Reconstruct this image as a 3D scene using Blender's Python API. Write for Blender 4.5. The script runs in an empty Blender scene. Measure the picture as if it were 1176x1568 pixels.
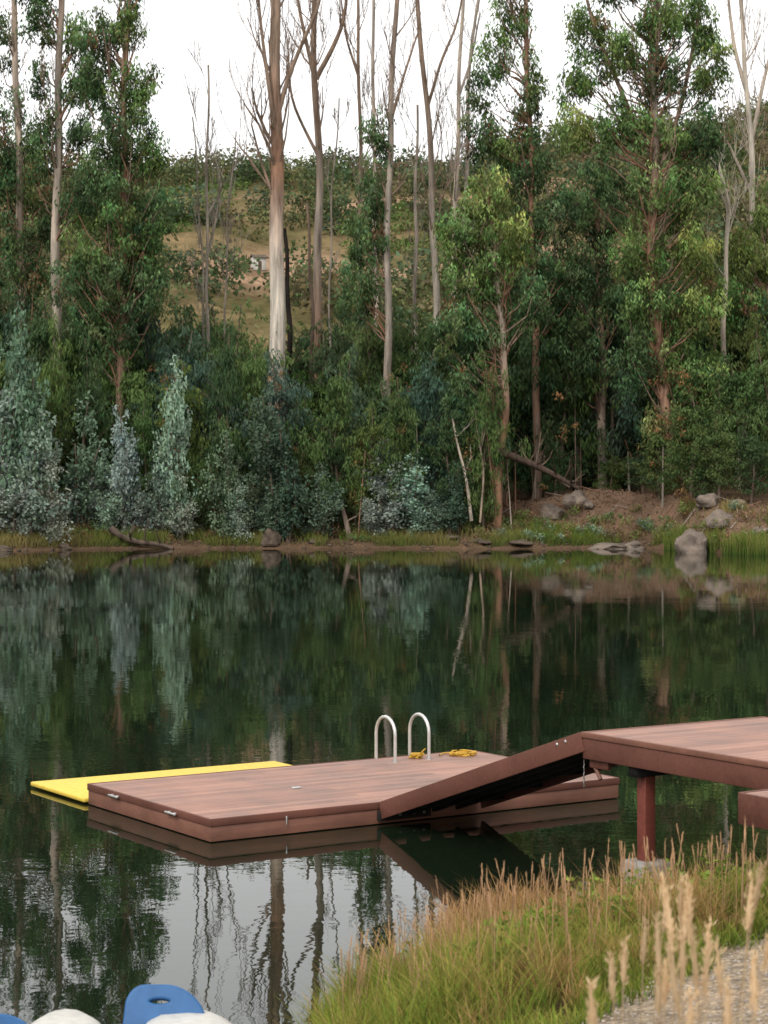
import bpy, math, random
import numpy as np
from mathutils import Vector, Matrix, noise as mn
rng=np.random.default_rng(11); random.seed(5)
SC=bpy.context.scene
CAMZ=4.0; F=3045.0
def S(px,py,D):   # survey bearing / elevation + real distance -> world point
    return np.array([(px-588)/F*D, D, CAMZ+(750-py)/F*D])
def sx(px,D): return (px-588)/F*D
def smooth(a,b,x):
    t=np.clip((x-a)/(b-a),0,1); return t*t*(3-2*t)
def fn(x,y,s,seed=0):
    x=np.asarray(x,float)/s+seed*3.7; y=np.asarray(y,float)/s+seed*1.9
    return (np.sin(x*1.3+1.7*np.sin(y*.9))+np.sin(y*1.7+1.3*np.sin(x*1.1+2))+np.sin((x+y)*2.3+np.sin(x*2.9))*.6+np.sin((x*.7-y*1.3)*3.1)*.4)/3
# ------------------------------------------------------------ materials
def mat(name):
    m=bpy.data.materials.new(name); m.use_nodes=True
    nt=m.node_tree; nt.nodes.clear()
    return m,nt,nt.nodes,nt.links
def out(nt,sh):
    o=nt.nodes.new('ShaderNodeOutputMaterial'); nt.links.new(sh,o.inputs[0])
def noise(nt,scale,detail=4,vec=None,rough=.55):
    n=nt.nodes.new('ShaderNodeTexNoise'); n.inputs['Scale'].default_value=scale; n.inputs['Detail'].default_value=detail
    n.inputs['Roughness'].default_value=rough
    if vec is not None: nt.links.new(vec,n.inputs['Vector'])
    return n
def ramp(nt,fac,stops):
    r=nt.nodes.new('ShaderNodeValToRGB'); nt.links.new(fac,r.inputs[0])
    els=r.color_ramp.elements
    while len(els)<len(stops): els.new(.5)
    for e,(p,c) in zip(els,stops): e.position=p; e.color=(*c,1) if len(c)==3 else c
    return r
def mapping(nt,scale,kind='Object'):
    tc=nt.nodes.new('ShaderNodeTexCoord'); mp=nt.nodes.new('ShaderNodeMapping'); mp.inputs['Scale'].default_value=scale
    nt.links.new(tc.outputs[kind],mp.inputs[0]); return mp.outputs[0]
def mul(nt,a,b,f=1.0):
    m=nt.nodes.new('ShaderNodeMix'); m.data_type='RGBA'; m.blend_type='MULTIPLY'; m.inputs[0].default_value=f
    nt.links.new(a,m.inputs[6]); nt.links.new(b,m.inputs[7]); return m.outputs[2]
def bump(nt,h,strength,dist):
    b=nt.nodes.new('ShaderNodeBump'); b.inputs['Strength'].default_value=strength; b.inputs['Distance'].default_value=dist
    nt.links.new(h,b.inputs['Height']); return b.outputs[0]
def pbsdf(nt,rough=.6,spec=.4,metal=0):
    p=nt.nodes.new('ShaderNodeBsdfPrincipled'); p.inputs['Roughness'].default_value=rough
    p.inputs['Specular IOR Level'].default_value=spec; p.inputs['Metallic'].default_value=metal; return p
def attr(nt,n='col'):
    a=nt.nodes.new('ShaderNodeAttribute'); a.attribute_name=n; return a.outputs['Color']

def foliage_mat(name,trans=.25):
    m,nt,N,L=mat(name)
    c=attr(nt)
    p=N.new('ShaderNodeBsdfDiffuse'); L.new(c,p.inputs[0])
    t=N.new('ShaderNodeBsdfTranslucent'); L.new(c,t.inputs[0])
    mx=N.new('ShaderNodeMixShader'); mx.inputs[0].default_value=trans
    L.new(p.outputs[0],mx.inputs[1]); L.new(t.outputs[0],mx.inputs[2]); out(nt,mx.outputs[0]); return m
M_leaf=foliage_mat('eucalyptus_leaf'); M_grass=foliage_mat('grass_blade',.3)
def bark_mat():
    m,nt,N,L=mat('bark')
    v=mapping(nt,(1.4,1.4,.16),'Object')
    n=noise(nt,2.2,5,v,.65); r=ramp(nt,n.outputs[0],[(.3,(.4,.36,.33)),(.5,(.9,.88,.85)),(.68,(1.35,1.25,1.15))])
    c=mul(nt,attr(nt),r.outputs[0]); p=N.new('ShaderNodeBsdfDiffuse'); L.new(c,p.inputs[0])
    L.new(bump(nt,n.outputs[0],.6,.08),p.inputs['Normal']); out(nt,p.outputs[0]); return m
M_bark=bark_mat()
def twig_mat():
    m,nt,N,L=mat('twig'); p=N.new('ShaderNodeBsdfDiffuse'); L.new(attr(nt),p.inputs[0]); out(nt,p.outputs[0]); return m
M_twig=twig_mat()
def wood_mat(name,base,var=.25,rough=.55,axis=(0.5,8,8)):
    m,nt,N,L=mat(name)
    v=mapping(nt,axis,'Object'); n=noise(nt,3,6,v,.6)
    r=ramp(nt,n.outputs[0],[(.25,tuple(b*(1-var) for b in base)),(.75,tuple(b*(1+var) for b in base))])
    v2=mapping(nt,(1,1,1),'Object'); n2=noise(nt,1.3,5,v2,.6)
    r2=ramp(nt,n2.outputs[0],[(.35,(.78,.78,.78)),(.65,(1.15,1.13,1.12))])
    c=mul(nt,r.outputs[0],r2.outputs[0])
    # per-board tone
    c=mul(nt,c,attr(nt,'tone'))
    p=pbsdf(nt,rough,.45); L.new(c,p.inputs['Base Color'])
    rr=ramp(nt,n2.outputs[0],[(.35,(rough-.15,)*3),(.6,(rough+.1,)*3)]); L.new(rr.outputs[0],p.inputs['Roughness'])
    L.new(bump(nt,n.outputs[0],.3,.004),p.inputs['Normal']); out(nt,p.outputs[0]); return m
M_deck=wood_mat('composite_decking',(.31,.175,.133),.14,.6)
M_fascia=wood_mat('redwood_fascia',(.135,.049,.032),.2,.65)
M_skirt=wood_mat('fascia_lower',(.20,.088,.058),.2,.65)
M_post=wood_mat('red_post',(.17,.042,.028),.25,.6)
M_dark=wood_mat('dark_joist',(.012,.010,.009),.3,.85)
def simple(name,col,rough=.5,metal=0,spec=.5,nscale=12,var=.12,bs=.1):
    m,nt,N,L=mat(name); v=mapping(nt,(1,1,1)); n=noise(nt,nscale,5,v)
    r=ramp(nt,n.outputs[0],[(.3,tuple(c*(1-var) for c in col)),(.7,tuple(min(c*(1+var),1) for c in col))])
    p=pbsdf(nt,rough,spec,metal); L.new(r.outputs[0],p.inputs['Base Color'])
    L.new(bump(nt,n.outputs[0],bs,.01),p.inputs['Normal']); out(nt,p.outputs[0]); return m
M_alu=simple('aluminium_tube',(.62,.62,.60),.35,.5)
M_yel=simple('yellow_foam',(.70,.50,.07),.6)
M_rope=simple('yellow_rope',(.55,.33,.04),.8)
M_conc=simple('concrete',(.28,.26,.23),.9,0,.3,9,.3,.6)
M_rock=simple('rock',(.17,.135,.108),.9,0,.2,1.2,.5,1.0)
M_blue=simple('blue_plastic',(.025,.105,.26),.45,0,.35)
M_white=simple('white_plastic',(.55,.53,.48),.45)
M_shed=simple('shed_wall',(.45,.42,.37),.9)
M_steel=simple('steel',(.35,.34,.33),.4,.8)
def ground_mat():
    m,nt,N,L=mat('ground_soil')
    g=N.new('ShaderNodeNewGeometry')
    n1=noise(nt,.35,6,g.outputs['Position'],.7); n2=noise(nt,9,4,g.outputs['Position'],.7)
    vo=N.new('ShaderNodeTexVoronoi'); vo.inputs['Scale'].default_value=38; L.new(g.outputs['Position'],vo.inputs['Vector'])
    r1=ramp(nt,n1.outputs[0],[(.3,(.55,.5,.45)),(.5,(.95,.95,.9)),(.7,(1.4,1.3,1.2))])
    r2=ramp(nt,n2.outputs[0],[(.3,(.6,.6,.6)),(.7,(1.35,1.3,1.25))])
    c=mul(nt,attr(nt),r1.outputs[0]); c=mul(nt,c,r2.outputs[0])
    hs=N.new('ShaderNodeSeparateColor'); L.new(vo.outputs['Color'],hs.inputs[0])
    r3=ramp(nt,hs.outputs[0],[(0,(.6,.6,.6)),(1,(1.35,1.35,1.35))]); c=mul(nt,c,r3.outputs[0],.8)
    p=N.new('ShaderNodeBsdfDiffuse'); L.new(c,p.inputs[0])
    b=bump(nt,vo.outputs['Distance'],.7,.03); L.new(b,p.inputs['Normal']); out(nt,p.outputs[0]); return m
M_ground=ground_mat()
def water_mat():
    m,nt,N,L=mat('lake_water')
    g=N.new('ShaderNodeNewGeometry')
    a=noise(nt,1.1,2,g.outputs['Position'],.5); b=noise(nt,6,1,g.outputs['Position'],.5)
    pt=noise(nt,.13,2,g.outputs['Position'],.5)
    pr=ramp(nt,pt.outputs[0],[(.40,(.22,.22,.22)),(.66,(1,1,1))])
    pb=ramp(nt,pt.outputs[0],[(.48,(.10,.10,.10)),(.64,(.38,.38,.38))])
    q=N.new('ShaderNodeMath'); q.operation='MULTIPLY'; L.new(b.outputs[0],q.inputs[0]); L.new(pb.outputs[0],q.inputs[1])
    q2=N.new('ShaderNodeMath'); q2.operation='MULTIPLY_ADD'; L.new(a.outputs[0],q2.inputs[0]); L.new(pr.outputs[0],q2.inputs[1]); L.new(q.outputs[0],q2.inputs[2])
    p=pbsdf(nt,.01,.5); p.inputs['IOR'].default_value=1.345
    p.inputs['Base Color'].default_value=(.007,.012,.006,1)
    L.new(bump(nt,q2.outputs[0],1,.0038),p.inputs['Normal']); out(nt,p.outputs[0]); return m
M_water=water_mat()
# ------------------------------------------------------------ mesh helpers
def new_obj(name,data,parent=None,loc=None,rot=None):
    o=bpy.data.objects.new(name,data); SC.collection.objects.link(o)
    if parent: o.parent=parent
    if loc is not None: o.location=loc
    if rot is not None: o.rotation_euler=rot
    return o
def empty(name,loc=(0,0,0),rot=(0,0,0)):
    e=new_obj(name,None,None,loc,rot); e.empty_display_size=.5; return e
def qmesh(name,V,Q,C=None,m=None,sm=False,aname='col'):
    me=bpy.data.meshes.new(name); V=np.asarray(V,np.float32); Q=np.asarray(Q,np.int32)
    me.vertices.add(len(V)); me.vertices.foreach_set('co',V.ravel())
    me.loops.add(Q.size); me.loops.foreach_set('vertex_index',Q.ravel())
    me.polygons.add(len(Q)); me.polygons.foreach_set('loop_start',np.arange(0,Q.size,Q.shape[1],dtype=np.int32))
    me.update(calc_edges=True)
    if C is not None:
        a=me.attributes.new(aname,'FLOAT_COLOR','POINT'); c4=np.ones((len(V),4),np.float32); c4[:,:3]=C; a.data.foreach_set('color',c4.ravel())
    if m: me.materials.append(m)
    if sm: me.polygons.foreach_set('use_smooth',np.ones(len(Q),bool))
    return me
class Buf:
    def __init__(s): s.V=[];s.Q=[];s.C=[];s.n=0
    def add(s,V,Q,C):
        V=np.asarray(V,float); s.V.append(V); s.Q.append(np.asarray(Q)+s.n)
        C=np.asarray(C,float)
        if C.ndim==1: C=np.tile(C,(len(V),1))
        s.C.append(C); s.n+=len(V)
    def arr(s): return np.concatenate(s.V),np.concatenate(s.Q),np.concatenate(s.C)
    def mesh(s,name,m,sm=False,aname='col'): return qmesh(name,*s.arr(),m,sm,aname)
NLEAF=0
def tube(buf,pts,rad,col,sides=6):
    P=np.asarray(pts,float); n=len(P); R=np.broadcast_to(np.asarray(rad,float),(n,))
    T=np.gradient(P,axis=0); T/=np.linalg.norm(T,axis=1)[:,None]+1e-9
    ref=np.array([1,0,0]) if abs(T[:,0]).mean()<.7 else np.array([0,1,0.])
    A=np.cross(T,ref); A/=np.linalg.norm(A,axis=1)[:,None]+1e-9; B=np.cross(T,A)
    an=np.arange(sides)*2*np.pi/sides
    V=P[:,None]+R[:,None,None]*(np.cos(an)[None,:,None]*A[:,None]+np.sin(an)[None,:,None]*B[:,None])
    i=np.arange(n-1)[:,None]*sides; j=np.arange(sides)[None]; k=(j+1)%sides
    Q=np.stack([i+j,i+k,i+sides+k,i+sides+j],-1).reshape(-1,4)
    C=np.asarray(col,float)
    if C.ndim==2: C=np.repeat(C,sides,0)
    buf.add(V.reshape(-1,3),Q,C)
def spline(pts,n):
    P=np.asarray(pts,float); d=np.r_[0,np.cumsum(np.linalg.norm(np.diff(P,axis=0),axis=1))]
    s=np.linspace(0,d[-1],n); Q=np.stack([np.interp(s,d,P[:,k]) for k in range(3)],1)
    if n>4:
        for _ in range(2): Q[1:-1]=(Q[:-2]+2*Q[1:-1]+Q[2:])/4
    return Q
def unit(n):
    d=rng.normal(size=(n,3)); return d/np.linalg.norm(d,axis=1)[:,None]
def leaves(buf,c,L,W,col,droop=1.2,fat=.42):
    global NLEAF
    n=len(c); NLEAF+=n; d=unit(n)+np.array([0,0,-droop]); d/=np.linalg.norm(d,axis=1)[:,None]
    sd=np.cross(d,unit(n)); sd/=np.linalg.norm(sd,axis=1)[:,None]+1e-9
    L=L*rng.uniform(.6,1.25,(n,1)); W=W*rng.uniform(.7,1.3,(n,1))
    V=np.stack([c,c+d*L*fat+sd*W/2,c+d*L,c+d*L*fat-sd*W/2],1).reshape(-1,3)
    buf.add(V,np.arange(4*n).reshape(-1,4),np.repeat(col,4,0))
def clump(buf,c,r,n,col,L=.36,W=.085,droop=1.2,zs=.85):
    """a spray of hanging leaves"""
    p=unit(n)*rng.uniform(.15,1,(n,1))**.6*r*np.array([1,1,zs])
    p[:,2]-=.25*(p[:,0]**2+p[:,1]**2)/r
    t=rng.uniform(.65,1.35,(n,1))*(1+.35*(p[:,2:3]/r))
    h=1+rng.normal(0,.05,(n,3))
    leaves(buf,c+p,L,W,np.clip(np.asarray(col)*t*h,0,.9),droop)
def grow(buf,p,d,L,r,depth,col,up=.25,nk=3,minr=.02):
    n=6; pts=[np.array(p)]; d=np.array(d,float)
    for i in range(n):
        d=d+rng.normal(0,.09,3)+np.array([0,0,up*.3]); d/=np.linalg.norm(d); pts.append(pts[-1]+d*L/n)
    rr=np.linspace(r,max(r*.35,minr*.7),n+1); tube(buf,pts,rr,col,5 if depth>1 else 3)
    if depth>0:
        for k in range(nk+rng.integers(0,2)):
            i=rng.integers(2,n+1); a=unit(1)[0]; a[2]=abs(a[2])*.5
            dd=(pts[i]-pts[i-1]); dd/=np.linalg.norm(dd); dd=dd*.85+a*.6+np.array([0,0,.35]); dd/=np.linalg.norm(dd)
            grow(buf,pts[i],dd,L*rng.uniform(.45,.8),max(rr[min(i,n)]*.6,minr),depth-1,col,up,nk,minr)
# ------------------------------------------------------------ terrain
def yS(x):
    x=np.asarray(x,float)
    return 135-13*smooth(17,23,x)-6*smooth(-16,-27,x)+.8*fn(x,0*x,4,2)+.35*fn(x,0*x,1.2,5)-np.maximum(np.abs(x)-60,0)**2/40
NS=np.array([(-140,30),(-60,12),(-30,8.5),(-12,9.5),(-4,10.8),(-1.35,12.2),(-.6,14.4),(.35,16.6),(1.0,17.6),(1.6,17.9),(2.1,17.3),(3.2,17.4),(5,18.2),(7.5,20.0),(16,26),(60,40),(140,60)],float)
def near_s(x,y):
    x=np.asarray(x,float);y=np.asarray(y,float); best=np.full(x.shape,1e9)
    for (a,b),(c,d) in zip(NS[:-1],NS[1:]):
        t=np.clip(((x-a)*(c-a)+(y-b)*(d-b))/((c-a)**2+(d-b)**2),0,1)
        best=np.minimum(best,np.hypot(x-a-t*(c-a),y-b-t*(d-b)))
    return np.where(y<np.interp(x,NS[:,0],NS[:,1]),best,-best)
def path_d(x,y): return (11.85+(x-.98)*1.226)-y      # >0 on the gravel path
def gz(x,y):
    x=np.asarray(x,float);y=np.asarray(y,float)
    d=y-yS(x)
    zf=np.interp(d,[-10,0,.6,3,6,12,30,70,120,220,320,500,900,3000],[-2.2,0,.35,.85,1.6,2.6,5.5,13,27,53,77,84,80,80])
    zf=zf*(1+smooth(30,200,d)*(.05*fn(x,y,60,1)+.07*smooth(15,75,x)-.04*smooth(-20,-60,x)))
    zf=zf+smooth(0,3,d)*(.18*fn(x,y,2.2,3)+.5*fn(x,y,9,4)*smooth(5,20,d))+smooth(120,180,d)*1.8*fn(x,y,18,8)+smooth(60,100,d)*.5*np.sin(y*.55+fn(x,y,30,2)*3)
    zf=zf+1.9*np.exp(-((x-15)/5.5)**2-((d-9)/4.5)**2)*smooth(0,3,d)+.9*smooth(16,22,x)*smooth(1,6,d)
    s=near_s(x,y)
    zn=np.interp(s,[-8,-2,0,.25,2.6,5,16,60],[-2.2,-.7,0,.10,.85,1.12,2.3,3.0])+smooth(0,1,s)*.05*fn(x,y,.9,6)
    return np.maximum(zf,zn)
def gz1(x,y): return float(gz(np.array([x]),np.array([y]))[0])
def bands(x,y,z):     # dry open strips along the hillside
    w=fn(x,y,22,6)
    return np.maximum(smooth(4.8,1.5,np.abs(z-57-3*w)),smooth(7,2.5,np.abs(z-36-3*w)))*smooth(-.45,-.05,fn(x,y*.6,11,9))
def build_ground():
    xs=np.unique(np.concatenate([np.arange(-6,8,.22),np.arange(-36,36,.9),np.arange(-150,151,6),np.linspace(150,3000,20),-np.linspace(150,3000,20)]))
    ys=np.unique(np.concatenate([np.arange(-60,9,3),np.arange(9,27,.22),np.arange(27,118,6),np.arange(118,165,.6),np.arange(165,480,3),np.linspace(480,4000,25),[-800,-300]]))
    X,Y=np.meshgrid(xs,ys); x=X.ravel(); y=Y.ravel(); z=gz(x,y)
    V=np.stack([x,y,z],1); nx=len(xs); ny=len(ys)
    i=np.arange(ny-1)[:,None]*nx; j=np.arange(nx-1)[None]
    Q=np.stack([i+j,i+j+1,i+nx+j+1,i+nx+j],-1).reshape(-1,4)
    d=y-yS(x); s=near_s(x,y)
    C=np.tile(np.array([.10,.07,.045]),(len(x),1))
    def mixc(w,c):
        nonlocal C
        C=C*(1-w[:,None])+np.array(c)*w[:,None]
    mixc(smooth(-.5,.5,d)*(1-smooth(6,14,d)),(.16,.105,.075))
    mixc(smooth(0,.8,d)*(1-smooth(.8,2,d))*.8,(.10,.07,.045))
    mixc(np.clip(1.2*np.exp(-((x-15)/5.5)**2-((d-9)/5)**2),0,1)*(.65+.35*fn(x,y,1.5,1)),(.26,.17,.125))
    mixc(smooth(16,20,x)*smooth(1,3,d)*(1-smooth(10,16,d))*.5,(.22,.15,.11))
    mixc(smooth(50,100,d),(.125,.11,.055))
    mixc(smooth(50,100,d)*smooth(.0,.35,fn(x,y*1.6,19,2))*.6,(.23,.17,.10))
    mixc(smooth(60,100,d)*bands(x,y,z),(.34,.23,.16))
    mixc(((path_d(x,y)+.15*fn(x,y,.5,3))>0)*(y<60)*smooth(.3,.6,s),(.30,.245,.19))
    me=qmesh('ground',V,Q,C,M_ground,True); new_obj('ground',me)
build_ground()
V=[(-400,-80,0),(400,-80,0),(400,230,0),(-400,230,0)]
new_obj('lake_water',qmesh('lake_water',V,[(0,1,2,3)],None,M_water))

# ------------------------------------------------------------ young tree variants
def young_arrays(h,r,seed,L=.34,W=.085,dens=1.0,droop=1.1,low=.05,n0=20,zs=1.15,cone=.55,hj=.12,nlead=1):
    leaf=Buf(); tr=Buf()
    for ld in range(nlead):
        hh=h*(1 if ld==0 else rng.uniform(.5,.85)); off=np.array([0,0,0.]) if nlead==1 else np.array([math.cos(ld*2.1+seed),math.sin(ld*2.1+seed),0])*r*.5*(1 if ld else .3)
        rr=r if nlead==1 else r*.62
        pts=[np.array([0,0,-.5])]
        for i in range(1,9):
            f=i/8; pts.append(off*f**.6+np.array([.5*math.sin(seed+ld+f*3)*f*r*.5,.5*math.cos(seed*2+f*4)*f*r*.5,hh*f*.97]))
        pts=np.array(pts); rad=np.linspace(.16*h/12,.03,9); tube(tr,pts,rad,(.16,.12,.09),6)
        n=int(hh*5.2*dens/(nlead**.5)); lob=rng.uniform(0,6.28,3)
        for i in range(n):
            f=low+(1-low)*rng.uniform(0,1)**.85
            a=rng.uniform(0,2*np.pi)
            prof=min(1,(f+.15)*2.6)*max(0,(1-f))**cone*1.15+.16
            prof*=1+.4*math.sin(f*9+lob[0]+a*2)
            ll=rr*prof*rng.uniform(.45,1.25)
            st=np.array([np.interp(hh*f*.82,pts[:,2],pts[:,k]) for k in range(3)])
            e=st+np.array([math.cos(a)*ll,math.sin(a)*ll,ll*.6+.15*hh*(1-f)*.3])
            e[2]=min(e[2],hh*1.02)
            if i%2: tube(tr,[st,(st+e)/2+np.array([0,0,.12*ll]),e],[.03,.02,.01],(.17,.12,.09),3)
            tone=rng.uniform(.4,1.7); hue=np.array([1+rng.normal(0,hj),1,1+rng.normal(0,hj)])
            for q in rng.uniform(.3,1.08,rng.integers(2,4)):
                c=st+(e-st)*q+rng.normal(0,.18,3)
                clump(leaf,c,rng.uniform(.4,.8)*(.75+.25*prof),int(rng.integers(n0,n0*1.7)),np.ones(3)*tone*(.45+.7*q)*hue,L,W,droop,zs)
        for k in range(4):
            clump(leaf,pts[-1]+np.array([rng.normal(0,.3),rng.normal(0,.3),.1+.3*k-.8]),.42,n0,np.ones(3)*1.15,L,W,droop)
    return tr.arr(),leaf.arr()
GV=[young_arrays(12,2.5,s,.42,.105,1.1,1.5) for s in range(6)]
SV=[young_arrays(7,1.7,s+10,.27,.15,.95,.3,.02,20,1.0,.4,.06,3) for s in range(5)]
def plant(kind,px,D,topy,wid=None,color=(.05,.08,.03)):
    V,h0,r0=(GV,12,2.5) if kind=='g' else (SV,7,1.7)
    ta,la=V[rng.integers(len(V))]
    x=sx(px,D); z=gz1(x,D); top=CAMZ+(750-topy)/F*D; h=max(top-z,2)
    sc=h/h0; w=(wid/F*D/2)/r0 if wid else sc*rng.uniform(.85,1.15)
    nm='young_eucalyptus_tree' if kind=='g' else 'silver_eucalyptus_sapling'
    e=empty(nm,(x,D,z)); a=rng.uniform(0,6.28)
    R=np.array([[math.cos(a),math.sin(a),0],[-math.sin(a),math.cos(a),0],[rng.normal(0,.03),rng.normal(0,.03),1]])
    sv=np.array([w,w,sc])
    new_obj('trunk',qmesh('trunk',(ta[0]*sv)@R,ta[1],ta[2],M_twig,True),e)
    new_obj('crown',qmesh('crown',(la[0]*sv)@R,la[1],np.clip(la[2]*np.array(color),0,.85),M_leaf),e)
# palette
DK=(.085,.138,.058);MD=(.128,.195,.064);LT=(.18,.24,.075);BL=(.105,.17,.108);SI=(.36,.46,.36);SG=(.21,.30,.205);OL=(.17,.185,.068)
def jc(c,a=.15):
    k=rng.uniform(1-a,1+a); return tuple(max(.005,v*k*(1+rng.normal(0,.05))) for v in c)
topx=[-60,0,60,130,200,270,340,380,440,500,560,620,680,740,800,860,920,980,1040,1100,1176,1250]
topy=[400,400,440,420,420,430,455,480,495,485,430,455,450,410,430,410,400,390,370,390,400,400]
for px in range(-80,1270,52):      # back fill row
    o=20 if 230<px<720 else 0
    plant('g',px+rng.uniform(-12,12),rng.uniform(156,172),np.interp(px,topx,topy)+rng.uniform(-15,30)+o,150,jc(DK))
for px in range(-70,1260,42):
    plant('g',px+rng.uniform(-12,12),rng.uniform(146,152),np.interp(px,topx,topy)+rng.uniform(-20,50),125,jc([DK,MD,DK,BL][rng.integers(4)],.25))
for px in range(-60,1250,50):
    if 775<px<1000: continue
    plant('g',px+rng.uniform(-12,12),rng.uniform(141,145),np.interp(px,topx,topy)+rng.uniform(50,150),110,jc([DK,MD,LT,BL][rng.integers(4)],.25))
for px,ty,w,c in [(95,640,80,MD),(225,610,75,MD),(290,545,95,LT),(330,640,80,DK),(430,540,110,BL),(475,590,80,MD),(520,540,100,MD),(560,620,80,LT),(600,570,95,MD),(655,540,110,BL),(690,600,90,DK),(720,640,70,MD),(545,690,60,OL),(455,680,60,OL),(130,500,100,DK),(60,480,90,MD),(390,500,90,MD),(740,540,80,MD),(350,490,80,DK),(395,660,60,LT),(310,690,55,MD),(510,650,65,DK),(620,640,60,MD),(215,680,50,LT)]:
    plant('g',px,rng.uniform(137,140),ty+rng.uniform(-12,12),w,jc(c,.2))
for px,ty,w,c in [(18,470,80,SG),(2,590,90,SI),(48,620,80,SI),(78,700,65,SI),(130,610,80,SG),(150,700,65,SI),(188,625,60,SI),(172,710,60,SI),(262,555,58,SI),(250,680,60,SG),(225,720,60,SI),(278,730,55,SI),(365,700,60,SG),(412,600,90,BL),(370,730,50,SI),(490,710,60,SG),(600,675,85,SI),(640,695,80,SI),(575,740,60,SI),(655,750,60,SG),(418,740,55,SG),(20,710,85,SI),(110,740,65,SI),(690,710,55,BL),(440,650,65,BL),(345,660,55,SG)]:
    D=rng.uniform(136.2,137.2)-(4.5 if px<100 else 0)
    plant('s',px,D,ty,w,jc(c,.15))
for px,ty,w,c,D in [(1060,590,120,MD,134),(1130,540,130,DK,137),(1180,520,110,MD,135),(1100,640,90,MD,131.5),(1150,650,80,DK,131),(920,540,120,DK,152),(860,550,120,DK,151),(810,540,110,DK,150),(980,540,110,DK,150),(890,620,90,BL,151),(950,630,90,DK,150),(830,640,80,DK,149),(1010,650,90,MD,139),(1045,690,60,OL,136),(850,680,60,DK,145),(935,690,60,MD,147),(985,690,60,DK,143),(1075,700,60,DK,133)]:
    plant('g',px,D,ty,w,jc(c,.2))
# ------------------------------------------------------------ tall trees
BR=(.27,.20,.155); PALE=(.50,.43,.36); GREY=(.33,.29,.25); WH=(.62,.57,.50); BLK=(.03,.026,.024); RUST=(.30,.175,.12)
def tall(name,path,D,wpx,cols,regions=(),forks=(),dead=0,nb=0,blen=5,bz=(.5,1),leafcol=DK,side=8,Lf=.40,dens=1.2):
    P=[S(px,py,D) for px,py in path]; x,y=P[-1][0],P[-1][1]; gzv=gz1(x,y)
    if P[-1][2]>gzv: P.append(np.array([x+(P[-1][0]-P[-2][0])*.1,y,gzv-.4]))
    P=P[::-1]; pts=spline(P,26); pts[:,1]+=np.cumsum(rng.normal(0,.05,26)); pts[:,0]+=.07*np.sin(np.arange(26)*.9+px)
    r=wpx/F*D/2; rad=np.linspace(r*1.1,r*.5,26); rad[0]*=1.3
    cc=np.array([np.array([np.interp(t,np.linspace(0,1,len(cols)),[c[k] for c in cols]) for k in range(3)]) for t in np.linspace(0,1,26)])
    cc*=rng.uniform(.82,1.18,(26,1))
    tb=Buf(); tube(tb,pts,rad,cc,side)
    e=empty(name,(0,0,0))
    for f in forks:
        q=spline([S(px_,py_,D+rng.uniform(-1,1)*(i>0)) for i,(px_,py_) in enumerate(f[1])],12); q[0,1]=np.interp(q[0,2],pts[:,2],pts[:,1])
        r2=f[0]/F*D/2; tube(tb,q,np.linspace(r2,max(r2*.45,.03),12),np.array(cols[-1])*.9,6)
        for k in range(dead and 7 or 3):
            i=rng.integers(3,12); a=unit(1)[0]; a[2]=abs(a[2])*.5+.8; grow(tb,q[i],a/np.linalg.norm(a),rng.uniform(1.5,4),max(r2*.25,.03),1,np.array(cols[-1])*.9,.3,3)
    for k in range(nb):
        f=rng.uniform(*bz); i=int(f*25); a=rng.uniform(0,6.28); up=rng.uniform(.8,2.0)
        d=np.array([math.cos(a),math.sin(a),up]); d/=np.linalg.norm(d)
        grow(tb,pts[i],d,blen*rng.uniform(.5,1.2)*(1.2-.5*f),max(rad[i]*rng.uniform(.2,.4),.03),2,np.array(cols[-1])*.95,.4,3,.022)
    lb=Buf()
    for reg in regions:
        px_,py_,rx,ry=reg[:4]; col=reg[4] if len(reg)>4 else leafcol; dn=(reg[5] if len(reg)>5 else 1)*dens
        c=S(px_,py_,D); RX=rx/F*D; RY=ry/F*D
        n=int(max(6,rx*ry/225*2.9*dn)); off=unit(n)*rng.uniform(.1,1,(n,1))**.55*np.array([RX,RX*.9,RY])
        cen=c+off
        for i in range(n):
            if i%4==0:
                hd=math.hypot(off[i,0],off[i,1]); zz=np.clip(cen[i,2]-rng.uniform(1.5,3)-hd*1.1,pts[0,2]+1,pts[-1,2]); s0=np.array([np.interp(zz,pts[:,2],pts[:,0]),np.interp(zz,pts[:,2],pts[:,1]),zz])
                m_=(s0+cen[i])/2+rng.normal(0,.35,3)-np.array([0,0,.3]); tube(tb,[s0,(s0+m_)/2+rng.normal(0,.12,3),m_,cen[i]],[.085,.065,.045,.02],RUST if rng.uniform()<.5 else BR,4)
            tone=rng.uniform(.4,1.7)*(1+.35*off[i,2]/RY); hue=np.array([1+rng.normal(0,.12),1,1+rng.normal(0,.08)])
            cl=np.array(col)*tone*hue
            if rng.uniform()<.025: cl=np.array([.20,.12,.065])
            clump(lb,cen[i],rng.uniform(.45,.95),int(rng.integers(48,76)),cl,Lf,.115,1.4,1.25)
    new_obj('trunk',tb.mesh('trunk',M_bark,True),e)
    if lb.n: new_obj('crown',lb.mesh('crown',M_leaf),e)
    return e
px=0
tall('eucalyptus_tree',[(18,-80),(24,60),(30,250),(34,480)],150,15,[BR,BR,PALE,BR],[(15,200,34,80),(0,300,42,80),(35,390,48,80),(80,320,28,70,DK,.9),(8,60,20,50,DK,.9),(45,250,25,60,MD,.8)],nb=5,blen=4,bz=(.7,.95))
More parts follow.
